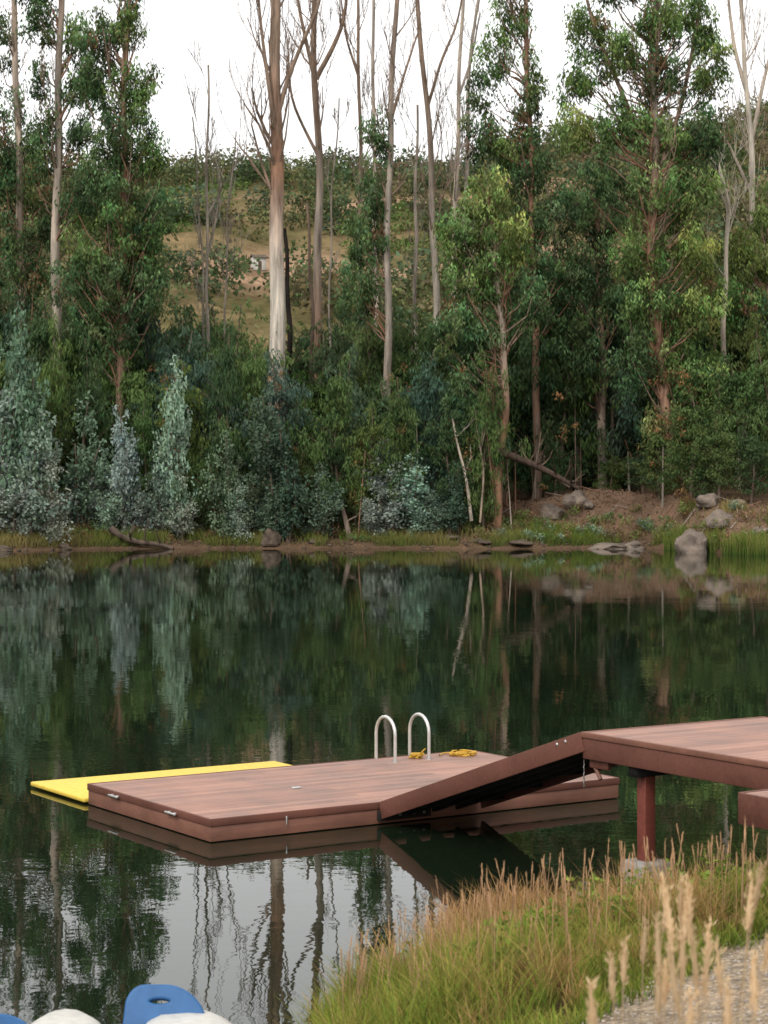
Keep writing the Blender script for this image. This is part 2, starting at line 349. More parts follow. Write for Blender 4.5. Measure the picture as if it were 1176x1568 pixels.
tall('eucalyptus_tree',[(96,-80),(92,60),(88,250),(84,420),(86,520)],147,17,[BR,GREY,PALE,GREY,BR],[(62,25,26,50,DK,1),(122,80,30,65,MD),(62,230,30,55,DK,1),(118,180,32,60),(128,290,34,60),(58,120,18,40,DK,.9),(70,170,15,30,MD,.9),(60,-20,40,40)],nb=6,blen=5,bz=(.6,.98))
tall('eucalyptus_tree',[(200,-70),(192,100),(190,300),(186,560)],143,14,[BR,RUST,BR],[(180,30,42,50,MD,1.1),(150,115,48,45),(205,140,45,50,MD),(175,200,62,55),(218,235,46,45,MD),(160,290,65,60),(225,330,45,60),(185,370,80,60,MD),(150,430,75,60),(225,440,60,55),(160,500,60,60),(140,60,30,40,DK,.9),(200,-40,50,40)],nb=4,blen=5,bz=(.7,.95))
tall('dead_eucalyptus_tree',[(420,-90),(421,100),(424,300),(424,505)],145.5,27,[PALE,WH,WH,RUST,BR,BR],(),[(9,[(422,190),(440,120),(465,60),(490,10),(500,-60)]),(8,[(422,210),(410,120),(398,30),(392,-60)]),(6,[(430,330),(400,250),(385,190)])],1,9,6,(.55,.98),side=12)
tall('dead_eucalyptus_tree',[(482,-60),(478,60),(484,140),(490,300),(484,470)],154,15,[BR,RUST,GREY,BR,BR],(),[(9,[(484,120),(512,70),(528,30),(535,-60)]),(8,[(484,130),(468,60),(455,0),(450,-60)]),(6,[(488,240),(462,190),(445,150),(440,60)])],1,9,6,(.5,.98))
tall('dead_eucalyptus_tree',[(612,-80),(604,40),(598,200),(593,350),(594,490)],146,13,[BR,GREY,GREY,BR],[(578,200,22,45),(573,290,26,60),(560,370,34,60),(553,440,40,50)],[(6,[(600,180),(620,110),(640,50)])],1,8,5,(.55,.98))
tall('dead_eucalyptus_tree',[(570,-80),(572,100),(573,260),(575,420)],158,8,[PALE,PALE,GREY],(),(),1,7,4,(.5,.98))
tall('dead_eucalyptus_tree',[(545,-80),(550,100),(552,260),(550,440)],160,8,[GREY,BR,BR],(),[(5,[(550,120),(530,60),(520,-20)])],1,8,5,(.5,.98))
tall('dead_eucalyptus_tree',[(632,-80),(640,40),(655,150),(661,300),(668,440)],152,12,[WH,WH,GREY,BR,BR],(),[(6,[(656,160),(676,90),(700,40),(712,-30)])],1,9,5,(.5,.98))
tall('dead_eucalyptus_tree',[(712,-80),(706,60),(702,170),(698,300),(694,440)],162,9,[GREY,PALE,GREY],(),[(5,[(702,150),(722,90),(735,20)])],1,9,5,(.5,.98))
tall('dead_eucalyptus_tree',[(640,160),(637,250),(636,420)],165,7,[GREY,GREY],(),(),1,6,4,(.5,.98))
tall('dead_eucalyptus_tree',[(740,-60),(722,60),(716,180),(712,420)],168,8,[GREY,GREY],(),(),1,8,5,(.4,.98))
tall('dead_sapling',[(320,100),(318,200),(316,320),(318,450)],150,6,[GREY,GREY],(),[(4,[(317,330),(335,300),(345,270)]),(5,[(316,400),(330,340),(340,280)])],1,8,4,(.4,.95))
tall('dead_sapling',[(296,180),(304,300),(312,440)],152,4,[GREY,GREY],(),(),1,5,3,(.4,.95))
tall('dead_sapling',[(362,200),(350,300),(345,440)],155,4,[GREY,GREY],(),(),1,5,3,(.4,.95))
tall('dead_sapling',[(520,150),(508,300),(505,440)],158,4,[GREY,GREY],(),(),1,6,3,(.4,.95))
tall('burnt_tree_trunk',[(436,350),(440,420),(443,500)],149,11,[BLK,BLK])
tall('dead_sapling',[(470,310),(474,400),(478,470)],151,8,[BLK,BR])
tall('eucalyptus_tree',[(800,-80),(806,60),(812,220),(818,440),(822,600)],147,12,[BR,RUST,RUST,BR],[(775,25,36,40,MD),(758,85,34,36,MD),(740,140,26,34),(735,205,30,40),(775,220,34,44,MD),(780,280,38,45),(818,120,18,55,MD),(800,170,24,50),(815,250,26,50),(820,340,38,50),(790,410,42,50),(850,420,40,60),(770,-50,50,40)],nb=7,blen=5,bz=(.6,.98))
tall('eucalyptus_tree',[(748,300),(758,400),(768,500),(776,600),(762,740)],138.5,13,[RUST,(.34,.2,.13),PALE,RUST],[(748,310,45,48,LT),(715,360,48,48,MD),(778,375,36,50,LT),(735,430,58,50,MD),(700,510,45,50,DK),(735,520,40,50,DK),(805,460,32,50,DK),(715,600,40,45,DK)],[(9,[(757,745),(748,640),(752,560),(765,480)])],0,3,3,(.4,.7))
tall('eucalyptus_tree',[(1010,-80),(1000,60),(1003,240),(995,420),(1020,600),(1030,770)],140,17,[BR,RUST,RUST,GREY,BR],[(900,40,36,48,MD,1.1),(885,120,34,46,MD,1.1),(950,85,42,52,MD,1.2),(1045,30,46,52,MD,1.2),(1015,120,42,48,DK,1.2),(1085,100,34,64,MD,1.2),(1000,30,30,40,MD,1.1),(880,195,34,44,LT),(945,190,48,44,MD),(1010,210,52,46,MD),(1080,205,38,55,DK),(925,270,46,45,DK),(1000,300,55,45,MD),(1065,300,48,48,MD),(975,390,52,50,MD),(1050,380,55,50,LT),(1000,470,55,55,MD),(1070,470,50,60,LT),(975,550,42,55,DK),(1045,570,50,55,MD),(1095,600,34,55,MD),(1025,660,42,50,OL,.9),(960,-40,70,40)],[(9,[(1002,260),(960,160),(930,90),(900,20),(890,-60)]),(9,[(1000,280),(1040,180),(1060,80),(1080,-40)]),(7,[(1003,300),(975,230),(940,170),(915,140)])],0,5,5,(.5,.9))
tall('eucalyptus_tree',[(905,180),(915,300),(918,420),(922,560)],148,15,[GREY,BR,RUST,BR],[(875,320,38,50,DK),(930,340,36,50),(900,400,46,50),(855,460,44,55),(935,470,44,55),(890,540,45,50)],nb=4,blen=4)
tall('dead_eucalyptus_tree',[(1128,-60),(1140,80),(1150,220),(1154,380),(1156,520)],150,11,[GREY,PALE,WH,PALE],(),[(8,[(1150,220),(1170,120),(1190,40)]),(7,[(1146,150),(1125,80),(1115,0),(1112,-60)]),(6,[(1152,300),(1125,240),(1105,200),(1090,190)])],1,10,5,(.45,.98))
tall('dead_eucalyptus_tree',[(1100,250),(1118,330),(1112,400),(1108,520)],144,10,[GREY,PALE,WH],(),[(5,[(1118,330),(1110,280),(1085,235)])],1,5,4,(.5,.98))
tall('eucalyptus_tree',[(1185,150),(1180,300),(1180,500)],146,13,[GREY,BR],[(1165,400,34,60,LT),(1130,470,45,60,MD),(1180,320,28,50,MD,.8),(1120,390,28,55,LT,.9),(1160,510,45,55,DK)],nb=4,blen=4)
tall('dead_sapling',[(825,250),(835,290),(850,330)],150,5,[PALE,PALE],(),(),1,5,3,(.4,.95))
for pxx in (-150,1290,1400):
    tall('eucalyptus_tree',[(pxx,-40),(pxx+5,300),(pxx,560)],148,14,[BR,GREY,BR],[(pxx,40,55,60,DK,.6),(pxx+20,150,60,70,DK,.6),(pxx-20,270,65,70,DK,.6),(pxx+10,400,70,80,DK,.6)],nb=2)
for k,pxx in enumerate(list(range(-360,-80,50))+list(range(1280,1560,50))):
    plant('g',pxx,rng.uniform(138,150),rng.uniform(440,600),150,jc([DK,MD,BL][k%3],.2))
# thin trunks inside thicket
tb=Buf()
for k in range(170):
    pxk=rng.uniform(-40,1210); D=rng.uniform(136.3,150); x=sx(pxk,D); z=gz1(x,D); h=rng.uniform(2.5,8); l=rng.normal(0,.5,2)
    if 790<pxk<1010 and (D<143 or rng.uniform()<.5): continue
    tube(tb,spline([(x,D,z-.3),(x+l[0]*.5,D+l[1]*.4,z+h*.5),(x+l[0],D+l[1],z+h)],7),np.linspace(rng.uniform(.04,.12),.025,7),[GREY,BR,RUST,(.38,.32,.26)][rng.integers(4)],5)
new_obj('understory_stems',tb.mesh('understory_stems',M_bark,True))
def log(name,pts,r,col,n=4):
    b=Buf(); q=spline(pts,12); tube(b,q,np.linspace(r,r*.5,12),col,8)
    for k in range(n):
        i=rng.integers(3,11); a=unit(1)[0]; a[2]=abs(a[2]); grow(b,q[i],a,1.3,r*.35,1,col,.1,2)
    return new_obj(name,b.mesh(name,M_bark,True))
def G(px,D,dz=0): x=sx(px,D); return (x,D,gz1(x,D)+dz)
def GS(px,off,dz=0):
    x=sx(px,133.5); y=float(yS(x))+off; return (x,y,gz1(x,y)+dz)
log('fallen_log',[GS(166,.9,1.0),GS(180,.5,.55),GS(205,.0,.45),GS(240,-.2,.4),GS(264,-.5,.15)],.24,(.11,.085,.07))
log('fallen_branch',[S(758,690,137.8),S(800,704,138),S(840,722,138),S(886,748,138)],.30,(.085,.062,.05),6)
log('fallen_branch',[S(785,700,139),S(830,714,139),S(872,746,139)],.2,(.22,.165,.125),6)
log('leaning_dead_trunk',[S(722,798,136.6),S(714,730,136.9),S(700,680,137.2),S(693,640,137.4)],.12,PALE,3)
log('leaning_dead_trunk',[S(735,800,136.6),S(742,720,137),S(730,660,137.4),S(728,620,137.6)],.08,(.34,.27,.21),3)
log('tree_stump',[G(536,137,0),G(530,137,1.2),G(522,137,2.6)],.22,(.25,.20,.16),1)
# ------------------------------------------------------------ rocks
import bmesh
def rock(name,x,y,z,sx_,sy_,sz_,seed,m=M_rock):
    bm=bmesh.new(); bmesh.ops.create_icosphere(bm,subdivisions=3,radius=1)
    for v in bm.verts:
        n=mn.noise(v.co*1.1+Vector((seed*5,0,0)))*.45+mn.noise(v.co*3+Vector((seed,9,0)))*.14
        v.co*=1+n
        v.co.z=max(v.co.z,-.5)
    me=bpy.data.meshes.new(name); bm.to_mesh(me); bm.free(); me.materials.append(m)
    o=new_obj(name,me,None,(x,y,z),(0,0,seed*1.7)); o.scale=(sx_,sy_,sz_); return o
M_rock2=simple('shore_rock_dark',(.10,.075,.055),.9,0,.2,1.5,.45,1.0)
for i,(pxr,D,w,h) in enumerate([(1060,125.8,1.25,1.15),(1103,127.5,1.0,.8),(1085,131,.9,.6),(1128,129,.6,.4),(845,140.5,.9,.7),(882,142,1.0,.9),(900,141.5,.5,.4),(415,136.0,.75,.75),(935,134.8,1.5,.35),(972,134.5,.9,.45),(795,135.4,.9,.25),(738,135.6,.8,.22),(690,136,.7,.25),(480,136.2,.4,.25),(100,132.5,.5,.3),(3,129.6,.9,.3),(1165,125,.6,.3)]):
    x=sx(pxr,D); rock('rock',x,D,max(gz1(x,D),0)+h*.2,w,w*.8,h,i+1,M_rock if pxr>820 else M_rock2)
ico=bmesh.new(); bmesh.ops.create_cube(ico,size=1); cv=np.array([v.co[:] for v in ico.verts]); cq=np.array([[v.index for v in f.verts] for f in ico.faces]); ico.free()
b=Buf()
for k in range(260):
    x=rng.uniform(-32,32); y=float(yS(x))+abs(rng.normal(0.5,1.4)); s=rng.uniform(.05,.2)
    R=np.linalg.qr(rng.normal(size=(3,3)))[0]; b.add((cv*rng.uniform(.6,1.2,(8,1)))@R*s*np.array([1.4,1,.8])+np.array([x,y,gz1(x,y)+.02]),cq,np.ones(3))
new_obj('shore_stones',b.mesh('shore_stones',M_rock2))
b=Buf()
for k in range(3600):
    x=rng.uniform(.3,3.4); y=rng.uniform(9.8,14.8)
    if path_d(x,y)<-.1+rng.uniform(-.3,.1): continue
    s=rng.uniform(.006,.022); R=np.linalg.qr(rng.normal(size=(3,3)))[0]
    b.add((cv*rng.uniform(.6,1.2,(8,1)))@R*s*np.array([1.3,1,.7])+np.array([x,y,gz1(x,y)+.004]),cq,np.ones(3))
new_obj('gravel',b.mesh('gravel',simple('gravel_stone',(.34,.29,.24),.9,0,.2,3,.45,.3)))
# leaf litter and sticks on the bare bank
lb=Buf()
n=11000; x=rng.uniform(-33,33,n); y=yS(x)+rng.uniform(.3,11,n); z=gz(x,y)+.05
leaves(lb,np.stack([x,y,z],1),.22,.10,np.array([.18,.12,.08])*rng.uniform(.35,1.7,(n,1))*(1+rng.normal(0,.08,(n,3))),.0)
new_obj('leaf_litter',lb.mesh('leaf_litter',M_leaf))
tb=Buf()
for k in range(90):
    x=rng.uniform(5,28) if k%2 else rng.uniform(-32,28); y=float(yS(x))+rng.uniform(1,9); a=rng.uniform(0,3.14); l=rng.uniform(.4,1.6)
    p0=np.array([x,y,gz1(x,y)+.08]); x2=x+math.cos(a)*l; y2=y+math.sin(a)*l; tube(tb,[p0,(x2,y2,gz1(x2,y2)+rng.uniform(.05,.5))],[.04,.02],[BR,GREY,RUST][k%3],4)
new_obj('fallen_sticks',tb.mesh('fallen_sticks',M_twig))
# ------------------------------------------------------------ grasses
def blades(buf,x,y,h,w,cb,ct,lean=.35,seg=3,z=None):
    n=len(x); z=gz(x,y)-.02 if z is None else z
    a=rng.uniform(0,2*np.pi,n); lx=np.cos(a)*lean*h*rng.uniform(.2,1.2,n); ly=np.sin(a)*lean*h*rng.uniform(.2,1.2,n)
    wa=rng.uniform(0,np.pi,n); wx=np.cos(wa)*w/2; wy=np.sin(wa)*w/2*.5
    rows=[];cols=[]
    for k in range(seg+1):
        t=k/seg; cx=x+lx*t*t; cy=y+ly*t*t; cz=z+h*(t-.18*t*t*np.hypot(lx,ly)/h); ww=(1-t**1.6)*.95+.05
        rows+= [np.stack([cx-wx*ww,cy-wy*ww,cz],1),np.stack([cx+wx*ww,cy+wy*ww,cz],1)]
        c=cb*(1-t)+ct*t; cols+=[c,c]
    V=np.stack(rows,1).reshape(-1,3); C=np.stack(cols,1).reshape(-1,3); m=2*(seg+1)
    base=np.arange(n)[:,None]*m
    Q=np.concatenate([np.stack([base[:,0]+2*k,base[:,0]+2*k+1,base[:,0]+2*k+3,base[:,0]+2*k+2],1) for k in range(seg)])
    buf.add(V,Q,C)
b=Buf(); n=5200
cx=rng.uniform(-2,7,n); cy=rng.uniform(10,20.5,n); s=near_s(cx,cy); pd=path_d(cx,cy)
k=(s>-.05)&(pd<.12+.3*fn(cx,cy,.3,1))&(np.abs(cx/cy-.1)<.13); cx,cy,s=cx[k],cy[k],s[k]
big=fn(cx,cy,.55,8)
for i in range(len(cx)):
    m_=int(rng.integers(35,65)); r=rng.uniform(.03,.10)
    H=(.23+.24*smooth(-.3,.5,big[i])+rng.uniform(-.10,.12))*(1-.45*smooth(-.9,-.1,float(path_d(cx[i],cy[i]))))*(1-.5*smooth(1.8,2.3,cx[i])*smooth(15.6,16.4,cy[i]))
    x=cx[i]+rng.normal(0,r,m_); y=cy[i]+rng.normal(0,r,m_)
    g=float(fn(cx[i],cy[i],.6,5)+.5*fn(cx[i],cy[i],.22,2))
    dr=smooth(-.25,.42,1.1*g+1.35*smooth(13.6,16.0,cy[i])-.9*smooth(.7,.15,s[i])*smooth(16.6,15.2,cy[i])-.48+rng.normal(0,.3))
    dry=np.clip(dr+rng.normal(0,.22,(m_,1)),0,1); yel=rng.uniform(0,1,(m_,1))**2
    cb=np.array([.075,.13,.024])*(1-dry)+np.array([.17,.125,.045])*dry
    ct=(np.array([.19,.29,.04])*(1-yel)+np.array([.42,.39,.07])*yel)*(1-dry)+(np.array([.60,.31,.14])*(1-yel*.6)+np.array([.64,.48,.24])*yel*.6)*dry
    j=rng.uniform(.6,1.3,(m_,1))*rng.uniform(.7,1.2)
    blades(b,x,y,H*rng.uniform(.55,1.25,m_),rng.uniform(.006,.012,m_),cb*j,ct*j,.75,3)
new_obj('bank_grass',b.mesh('bank_grass',M_grass))
def plumes(buf,xs,ys,hs,col,headw=.018,headl=.14,lean=.12,sw=.003):
    for x,y,h in zip(xs,ys,hs):
        z=gz1(x,y); a=rng.uniform(0,6.28); l=lean*h*rng.uniform(.3,1.4)
        e=np.array([x+math.cos(a)*l,y+math.sin(a)*l,z+h]); m_=np.array([x+math.cos(a)*l*.3,y+math.sin(a)*l*.3,z+h*.55])
        q=spline([(x,y,z),m_,e],7); c=np.array(col)*rng.uniform(.8,1.2)
        tube(buf,q,[sw]*7,c*.8,4)
        d=q[-1]-q[-2]; d/=np.linalg.norm(d); hl=headl*rng.uniform(.7,1.3)
        hp=[q[-1]+d*hl*t for t in np.linspace(-.25,.9,7)]
        tube(buf,hp,np.array([.15,.7,1,.95,.75,.45,.08])*headw*.6*rng.uniform(.8,1.2),c,6)
        nl=90; t=rng.uniform(0,1,nl); cc=np.array([hp[0]+(hp[-1]-hp[0])*tt for tt in t])+rng.normal(0,headw*.4,(nl,3))
        leaves(buf,cc,headw*2.0,headw*.3,np.tile(c*1.05,(nl,1)),-1.5)
b=Buf(); n=300; x=rng.uniform(-.3,4.5,n*3); y=rng.uniform(12.5,17,n*3); s=near_s(x,y); k=(s>.1)&(path_d(x,y)<-.2); x,y=x[k][:n],y[k][:n]
plumes(b,x,y,rng.uniform(.35,.65,len(x)),(.60,.38,.22),.007,.09)
new_obj('grass_seed_heads',b.mesh('grass_seed_heads',M_grass))
b=Buf(); X=[];Y=[];H=[]
for pxs,pys,D in [(1100,1335,7.5),(1112,1420,7.6),(1060,1375,7.9),(1085,1360,8.2),(1030,1400,8.0),(1015,1365,8.6),(990,1385,8.8),(945,1460,7.5),(1050,1440,7.2),(1075,1430,7.8),(1130,1470,6.8),(1020,1450,7.6),(960,1490,7.0),(1000,1500,6.6),(1045,1480,6.5),(1090,1500,6.4),(1150,1440,7.2),(1165,1500,6.3),(930,1520,6.6),(1110,1530,6.0),(1030,1530,6.0),(975,1430,8.6),(1080,1395,8.3),(1040,1350,8.4),(1120,1380,7.2),(1065,1410,7.0),(1005,1470,6.9),(1095,1455,6.7)]:
    x=sx(pxs,D); X.append(x);Y.append(D);H.append(CAMZ+(750-pys)/F*D-gz1(x,D)-.1)
plumes(b,X,Y,H,(.66,.49,.30),.017,.16,.12,.0024)
nn=600; xi=rng.choice(len(X),nn); xx=np.array(X)[xi]+rng.normal(0,.12,nn); yy=np.array(Y)[xi]+rng.normal(0,.2,nn)
tt=rng.uniform(.7,1.2,(nn,1)); blades(b,xx,yy,rng.uniform(.3,.8,nn),np.full(nn,.006),np.array([.2,.16,.07])*tt,np.array([.45,.33,.17])*tt,.3)
new_obj('dry_grass_stalks',b.mesh('dry_grass_stalks',M_grass))
# far bank grass
b=Buf(); n=70000; x=rng.uniform(-36,36,n); d=rng.uniform(.2,6.5,n); y=yS(x)+d
pt=fn(x,y,2.2,7)+.5*fn(x,y,.8,2)+.5*smooth(-14,-24,x)+.12; k=(rng.uniform(size=n)<smooth(0.0,.6,pt)*.9+.05)&~((np.abs(x-15)<5)&(d>4)); x,y,d,pt=x[k],y[k],d[k],pt[k]; n=len(x)
mx=rng.uniform(0,1,(n,1))**1.2; mx2=np.clip(fn(x,y,3,9)[:,None]+.25+.3*mx,0,1)
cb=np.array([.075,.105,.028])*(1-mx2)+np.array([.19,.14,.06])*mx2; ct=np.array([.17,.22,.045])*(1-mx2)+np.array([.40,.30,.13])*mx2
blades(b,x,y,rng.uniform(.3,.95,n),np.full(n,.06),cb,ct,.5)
new_obj('shore_grass',b.mesh('shore_grass',M_grass))
b=Buf(); n=14000; x=rng.uniform(18.6,34,n); d=rng.uniform(-.7,1.6,n); y=yS(x)+d; k=rng.uniform(size=n)<smooth(-.5,.3,fn(x,y,1.5,3)+.2); x,y=x[k],y[k]; n=len(x)
t=rng.uniform(.6,1.3,(n,1)); dr=rng.uniform(0,1,(n,1))**2.2
blades(b,x,y,rng.uniform(.6,1.6,n)*(.75+.35*fn(x,y,1.1,4)),np.full(n,.06),np.array([.075,.125,.028])*t,(np.array([.16,.24,.04])*(1-dr)+np.array([.40,.30,.13])*dr)*t,.3,z=np.maximum(gz(x,y),-.05))
new_obj('reeds',b.mesh('reeds',M_grass))
lb=Buf()
for k in range(340):
    x=rng.uniform(-34,32); d=rng.uniform(1.0,5.5); y=float(yS(x))+d; z=gz1(x,y)
    c=[MD,OL,LT,SG,(.17,.12,.065),(.24,.15,.08)][rng.integers(6)]
    if abs(x-15)<3.5 and d>3 and rng.uniform()<.6: continue
    for j in range(3): clump(lb,np.array([x+rng.normal(0,.35),y+rng.normal(0,.3),z+rng.uniform(.1,.6)]),rng.uniform(.25,.5),34,np.array(c)*rng.uniform(.7,1.3),.24,.07,-.3)
for k in range(70):
    pxk=rng.choice([440,545,1030,1010,1045,850,720,250,610])+rng.normal(0,14); D=rng.uniform(136,139) if pxk<900 else rng.uniform(132,137); c=S(pxk,rng.uniform(560,770),D)
    if c[2]<gz1(c[0],D): continue
    clump(lb,c,rng.uniform(.25,.5),26,np.array([.26,.14,.065])*rng.uniform(.6,1.3),.24,.07,.8)
new_obj('shore_brush',lb.mesh('shore_brush',M_leaf))
# near shore shrub
lb=Buf(); tb=Buf()
for k in range(34):
    c=np.array([rng.uniform(3.0,4.6),rng.uniform(15.8,17.6),0]); c[2]=max(gz1(c[0],c[1]),0); h=rng.uniform(.2,.6)
    e=c+np.array([rng.normal(0,.2),rng.normal(0,.2),h]); tube(tb,[c,(c+e)/2+rng.normal(0,.04,3),e],[.008,.006,.004],(.12,.10,.05),4)
    for q in (.4,.6,.8,1): clump(lb,c+(e-c)*q,.13,22,np.array([.11,.15,.035])*rng.uniform(.6,1.3),.075,.035,0)
    if k%4==0: clump(lb,e,.05,14,(.6,.42,.03),.03,.02,0)
for k in range(34):
    t=rng.uniform(0,1); c=np.array([.8+t*1.6,14.0+t*2.0,0])+np.array([rng.normal(0,.4),rng.normal(0,.5),0]); c[2]=gz1(c[0],c[1])
    for q in range(3): clump(lb,c+np.array([rng.normal(0,.06),0,.12+.12*q]),.10,18,np.array([.15,.20,.04])*rng.uniform(.7,1.3),.07,.03,-.5)
e=empty('shore_shrub'); new_obj('stems',tb.mesh('stems',M_twig),e); new_obj('foliage',lb.mesh('foliage',M_leaf),e)
# ------------------------------------------------------------ hillside vegetation
lb=Buf()
def blob(c,r,h,col,n,ls):
    p=unit(n)*rng.uniform(.3,1,(n,1))**.5; lump=1+.35*np.sin(p[:,0]*5+c[0])*np.cos(p[:,1]*6+c[1])
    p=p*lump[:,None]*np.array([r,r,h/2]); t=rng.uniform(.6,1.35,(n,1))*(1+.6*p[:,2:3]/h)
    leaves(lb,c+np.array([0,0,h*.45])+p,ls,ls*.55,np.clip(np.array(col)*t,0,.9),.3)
cnt=0
while cnt<1150:
    y=rng.uniform(205,455); x=rng.uniform(-.22,.22)*y; z=gz1(x,y)
    if rng.uniform()<.96*float(bands(x,y,z)) and y<420: continue
    if abs(x/y+192/3045)<.008 and 235<y<300: continue
    dn=fn(x,y*1.5,26,4)+.35*fn(x,y,8,1)+.7*smooth(425,450,y)+.25*smooth(250,200,y)+.12+.4*smooth(.09,.15,np.abs(x/y))
    if rng.uniform()>smooth(-.05,.45,dn)*.9+.08: continue
    big=rng.uniform()**1.4; r=1.0+3.8*big; h=1.6+6.0*big
    col=jc([(.08,.105,.048),(.095,.115,.05),(.135,.14,.062),(.075,.11,.058),(.14,.12,.065)][rng.integers(5)],.25)
    blob(np.array([x,y,z]),r,h,col,int(60+140*big),.6+.4*big); cnt+=1
for px_,r,h in [(288,3,6),(345,4,5),(325,3,5),(520,3,5),(500,3,4),(545,3,4),(680,3,4),(860,4,6),(875,3,6),(260,3,3),(400,3,4),(610,3,4),(640,2.5,4),(1165,4,8),(1140,4,7)]:
    x=sx(px_,453); blob(np.array([x,453,gz1(x,453)+1]),r,h,(.055,.075,.04),330,.8)
xs_=sx(396,300)
blob(np.array([xs_-2.2,297,gz1(xs_-2.2,297)]),1.6,3,(.09,.10,.05),120,.6); blob(np.array([xs_+1.9,296,gz1(xs_+1.9,296)]),1.3,1.8,(.11,.11,.055),90,.6)
new_obj('hillside_trees',lb.mesh('hillside_trees',M_leaf))
lb=Buf()
for y0,xa,xb in [(322,-6,14),(328,-7,15),(334,-8,16),(340,-8,16),(346,-7,15),(352,-6,14),(370,-62,-28),(377,-62,-28),(384,-60,-26),(391,-60,-26),(340,40,75),(347,40,75),(354,42,78),(361,42,78),(330,-50,-32),(336,-50,-32),(398,-30,-5),(404,-30,-5)]:
    n=int((xb-xa)*30); x=rng.uniform(xa,xb,n); y=y0+rng.normal(0,.35,n)+.05*x; z=gz(x,y)+rng.uniform(.2,1.6,n)
    leaves(lb,np.stack([x,y,z],1),.6,.35,np.array([.13,.20,.06])*rng.uniform(.6,1.4,(n,1)),.2)
new_obj('vineyard_rows',lb.mesh('vineyard_rows',M_leaf))
D=300; x=sx(396,D); z=gz1(x,D)
e=empty('farm_shed',(x,D,z+.6),(0,0,.35)); e.scale=(.55,.55,.55)
def smesh(name,V,Q,m,par): return new_obj(name,qmesh(name,V,Q,None,m),par)
V=[(-1.9,-1.3,-1.6),(1.9,-1.3,-1.6),(1.9,1.3,-1.6),(-1.9,1.3,-1.6),(-1.9,-1.3,1.9),(1.9,-1.3,1.9),(1.9,1.3,1.9),(-1.9,1.3,1.9)]
smesh('walls',V,[(0,1,5,4),(1,2,6,5),(2,3,7,6),(3,0,4,7),(4,5,6,7)],M_shed,e)
smesh('roof',[(-2.2,-1.7,1.8),(2.2,-1.7,1.8),(2.2,0,2.8),(-2.2,0,2.8),(-2.2,1.7,1.8),(2.2,1.7,1.8)],[(0,1,2,3),(3,2,5,4)],M_rock2,e)
smesh('door',[(-.5,-1.33,-1.5),(.5,-1.33,-1.5),(.5,-1.33,.9),(-.5,-1.33,.9)],[(0,1,2,3)],M_rock2,e)
# ------------------------------------------------------------ dock, ramp, pier
TH=math.radians(33.1); U=np.array([math.cos(TH),math.sin(TH)]); Vv=np.array([-math.sin(TH),math.cos(TH)])
def bx(buf,x0,x1,y0,y1,z0,z1,tone=1):
    c=np.array([(x0+x1)/2,(y0+y1)/2,(z0+z1)/2]); h=np.array([x1-x0,y1-y0,z1-z0])/2
    V=cv*2*h+c; buf.add(V,cq,np.ones(3)*tone)
def part(name,buf,m,parent,bev=.004):
    o=new_obj(name,buf.mesh(name,m,False,'tone'),parent)
    if bev:
        md=o.modifiers.new('b','BEVEL'); md.width=bev; md.segments=2
    return o
def boards(buf,x0,x1,y0,y1,z0,z1,w=.14,gap=.007,splits=()):
    y=y0; k=0
    while y<y1-.02:
        e=min(y+w,y1); xs=[x0]+([splits[k%len(splits)]] if splits else [])+[x1]
        for a,c in zip(xs[:-1],xs[1:]): bx(buf,a+.002,c-.002,y,e-gap,z0,z1,rng.uniform(.84,1.14))
        y+=w; k+=1
DZ=.27; LW,DW=6.0,3.3
e=empty('floating_dock',(-1.97,22.5,0),(0,0,TH))
b=Buf(); boards(b,.035,LW-.035,.035,DW-.035,DZ-.03,DZ-.002,.14,.007,(2.4,3.7,1.9,4.2)); part('deck_boards',b,M_deck,e)
b=Buf()
bx(b,0,LW,0,.033,DZ-.085,DZ); bx(b,0,LW,DW-.033,DW,DZ-.085,DZ); bx(b,0,.033,.035,DW-.035,DZ-.085,DZ); bx(b,LW-.033,LW,.035,DW-.035,DZ-.085,DZ); part('rim_trim',b,M_fascia,e)
b=Buf(); bx(b,.012,LW-.012,.012,.04,.01,DZ-.088); bx(b,.012,LW-.012,DW-.04,DW-.012,.01,DZ-.088); bx(b,.012,.04,.042,DW-.042,.01,DZ-.088); bx(b,LW-.04,LW-.012,.042,DW-.042,.01,DZ-.088); part('skirt_boards',b,M_skirt,e)
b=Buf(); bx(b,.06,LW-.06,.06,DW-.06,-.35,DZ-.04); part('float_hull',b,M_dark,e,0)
b=Buf()
for yy in (.9,2.45):
    for q in (-.07,.07): bx(b,-.035,-.001,yy+q-.012,yy+q+.012,DZ-.06,DZ-.035)
    bx(b,-.055,-.035,yy-.13,yy+.13,DZ-.058,DZ-.037)
for xx in (1.0,):
    bx(b,xx-.008,xx+.008,-.010,-.001,.12,DZ-.05)
bx(b,1.95,2.07,1.45,1.51,DZ+.001,DZ+.02)
part('cleats',b,M_alu,e,.003)
b=Buf(); bx(b,2.25,3.0,-.05,-.002,.05,.17); part('hinge_bracket',b,M_dark,e)
b=Buf()
for q in (2.35,2.55,2.75,2.9): bx(b,q-.02,q+.02,-.056,-.051,.09,.12)
part('hinge_bolts',b,M_steel,e,0)
b=Buf()
for xx in (4.36,4.92):
    y0,y1=DW-.5,DW-.02; R=(y1-y0)/2; top=DZ+.60
    pts=[(xx,y0,DZ)]+[(xx,y0,DZ+t) for t in (.15,.3)]+[(xx,(y0+y1)/2-R*math.cos(a),top-R+R*math.sin(a)*1.0) for a in np.linspace(0,math.pi,11)]+[(xx,y1,.3),(xx,y1,.0),(xx,y1,-.7)]
    tube(b,pts,.024,np.ones(3),10)
    tube(b,[(xx,y0,DZ),(xx,y0,DZ+.015)],.05,np.ones(3),10)
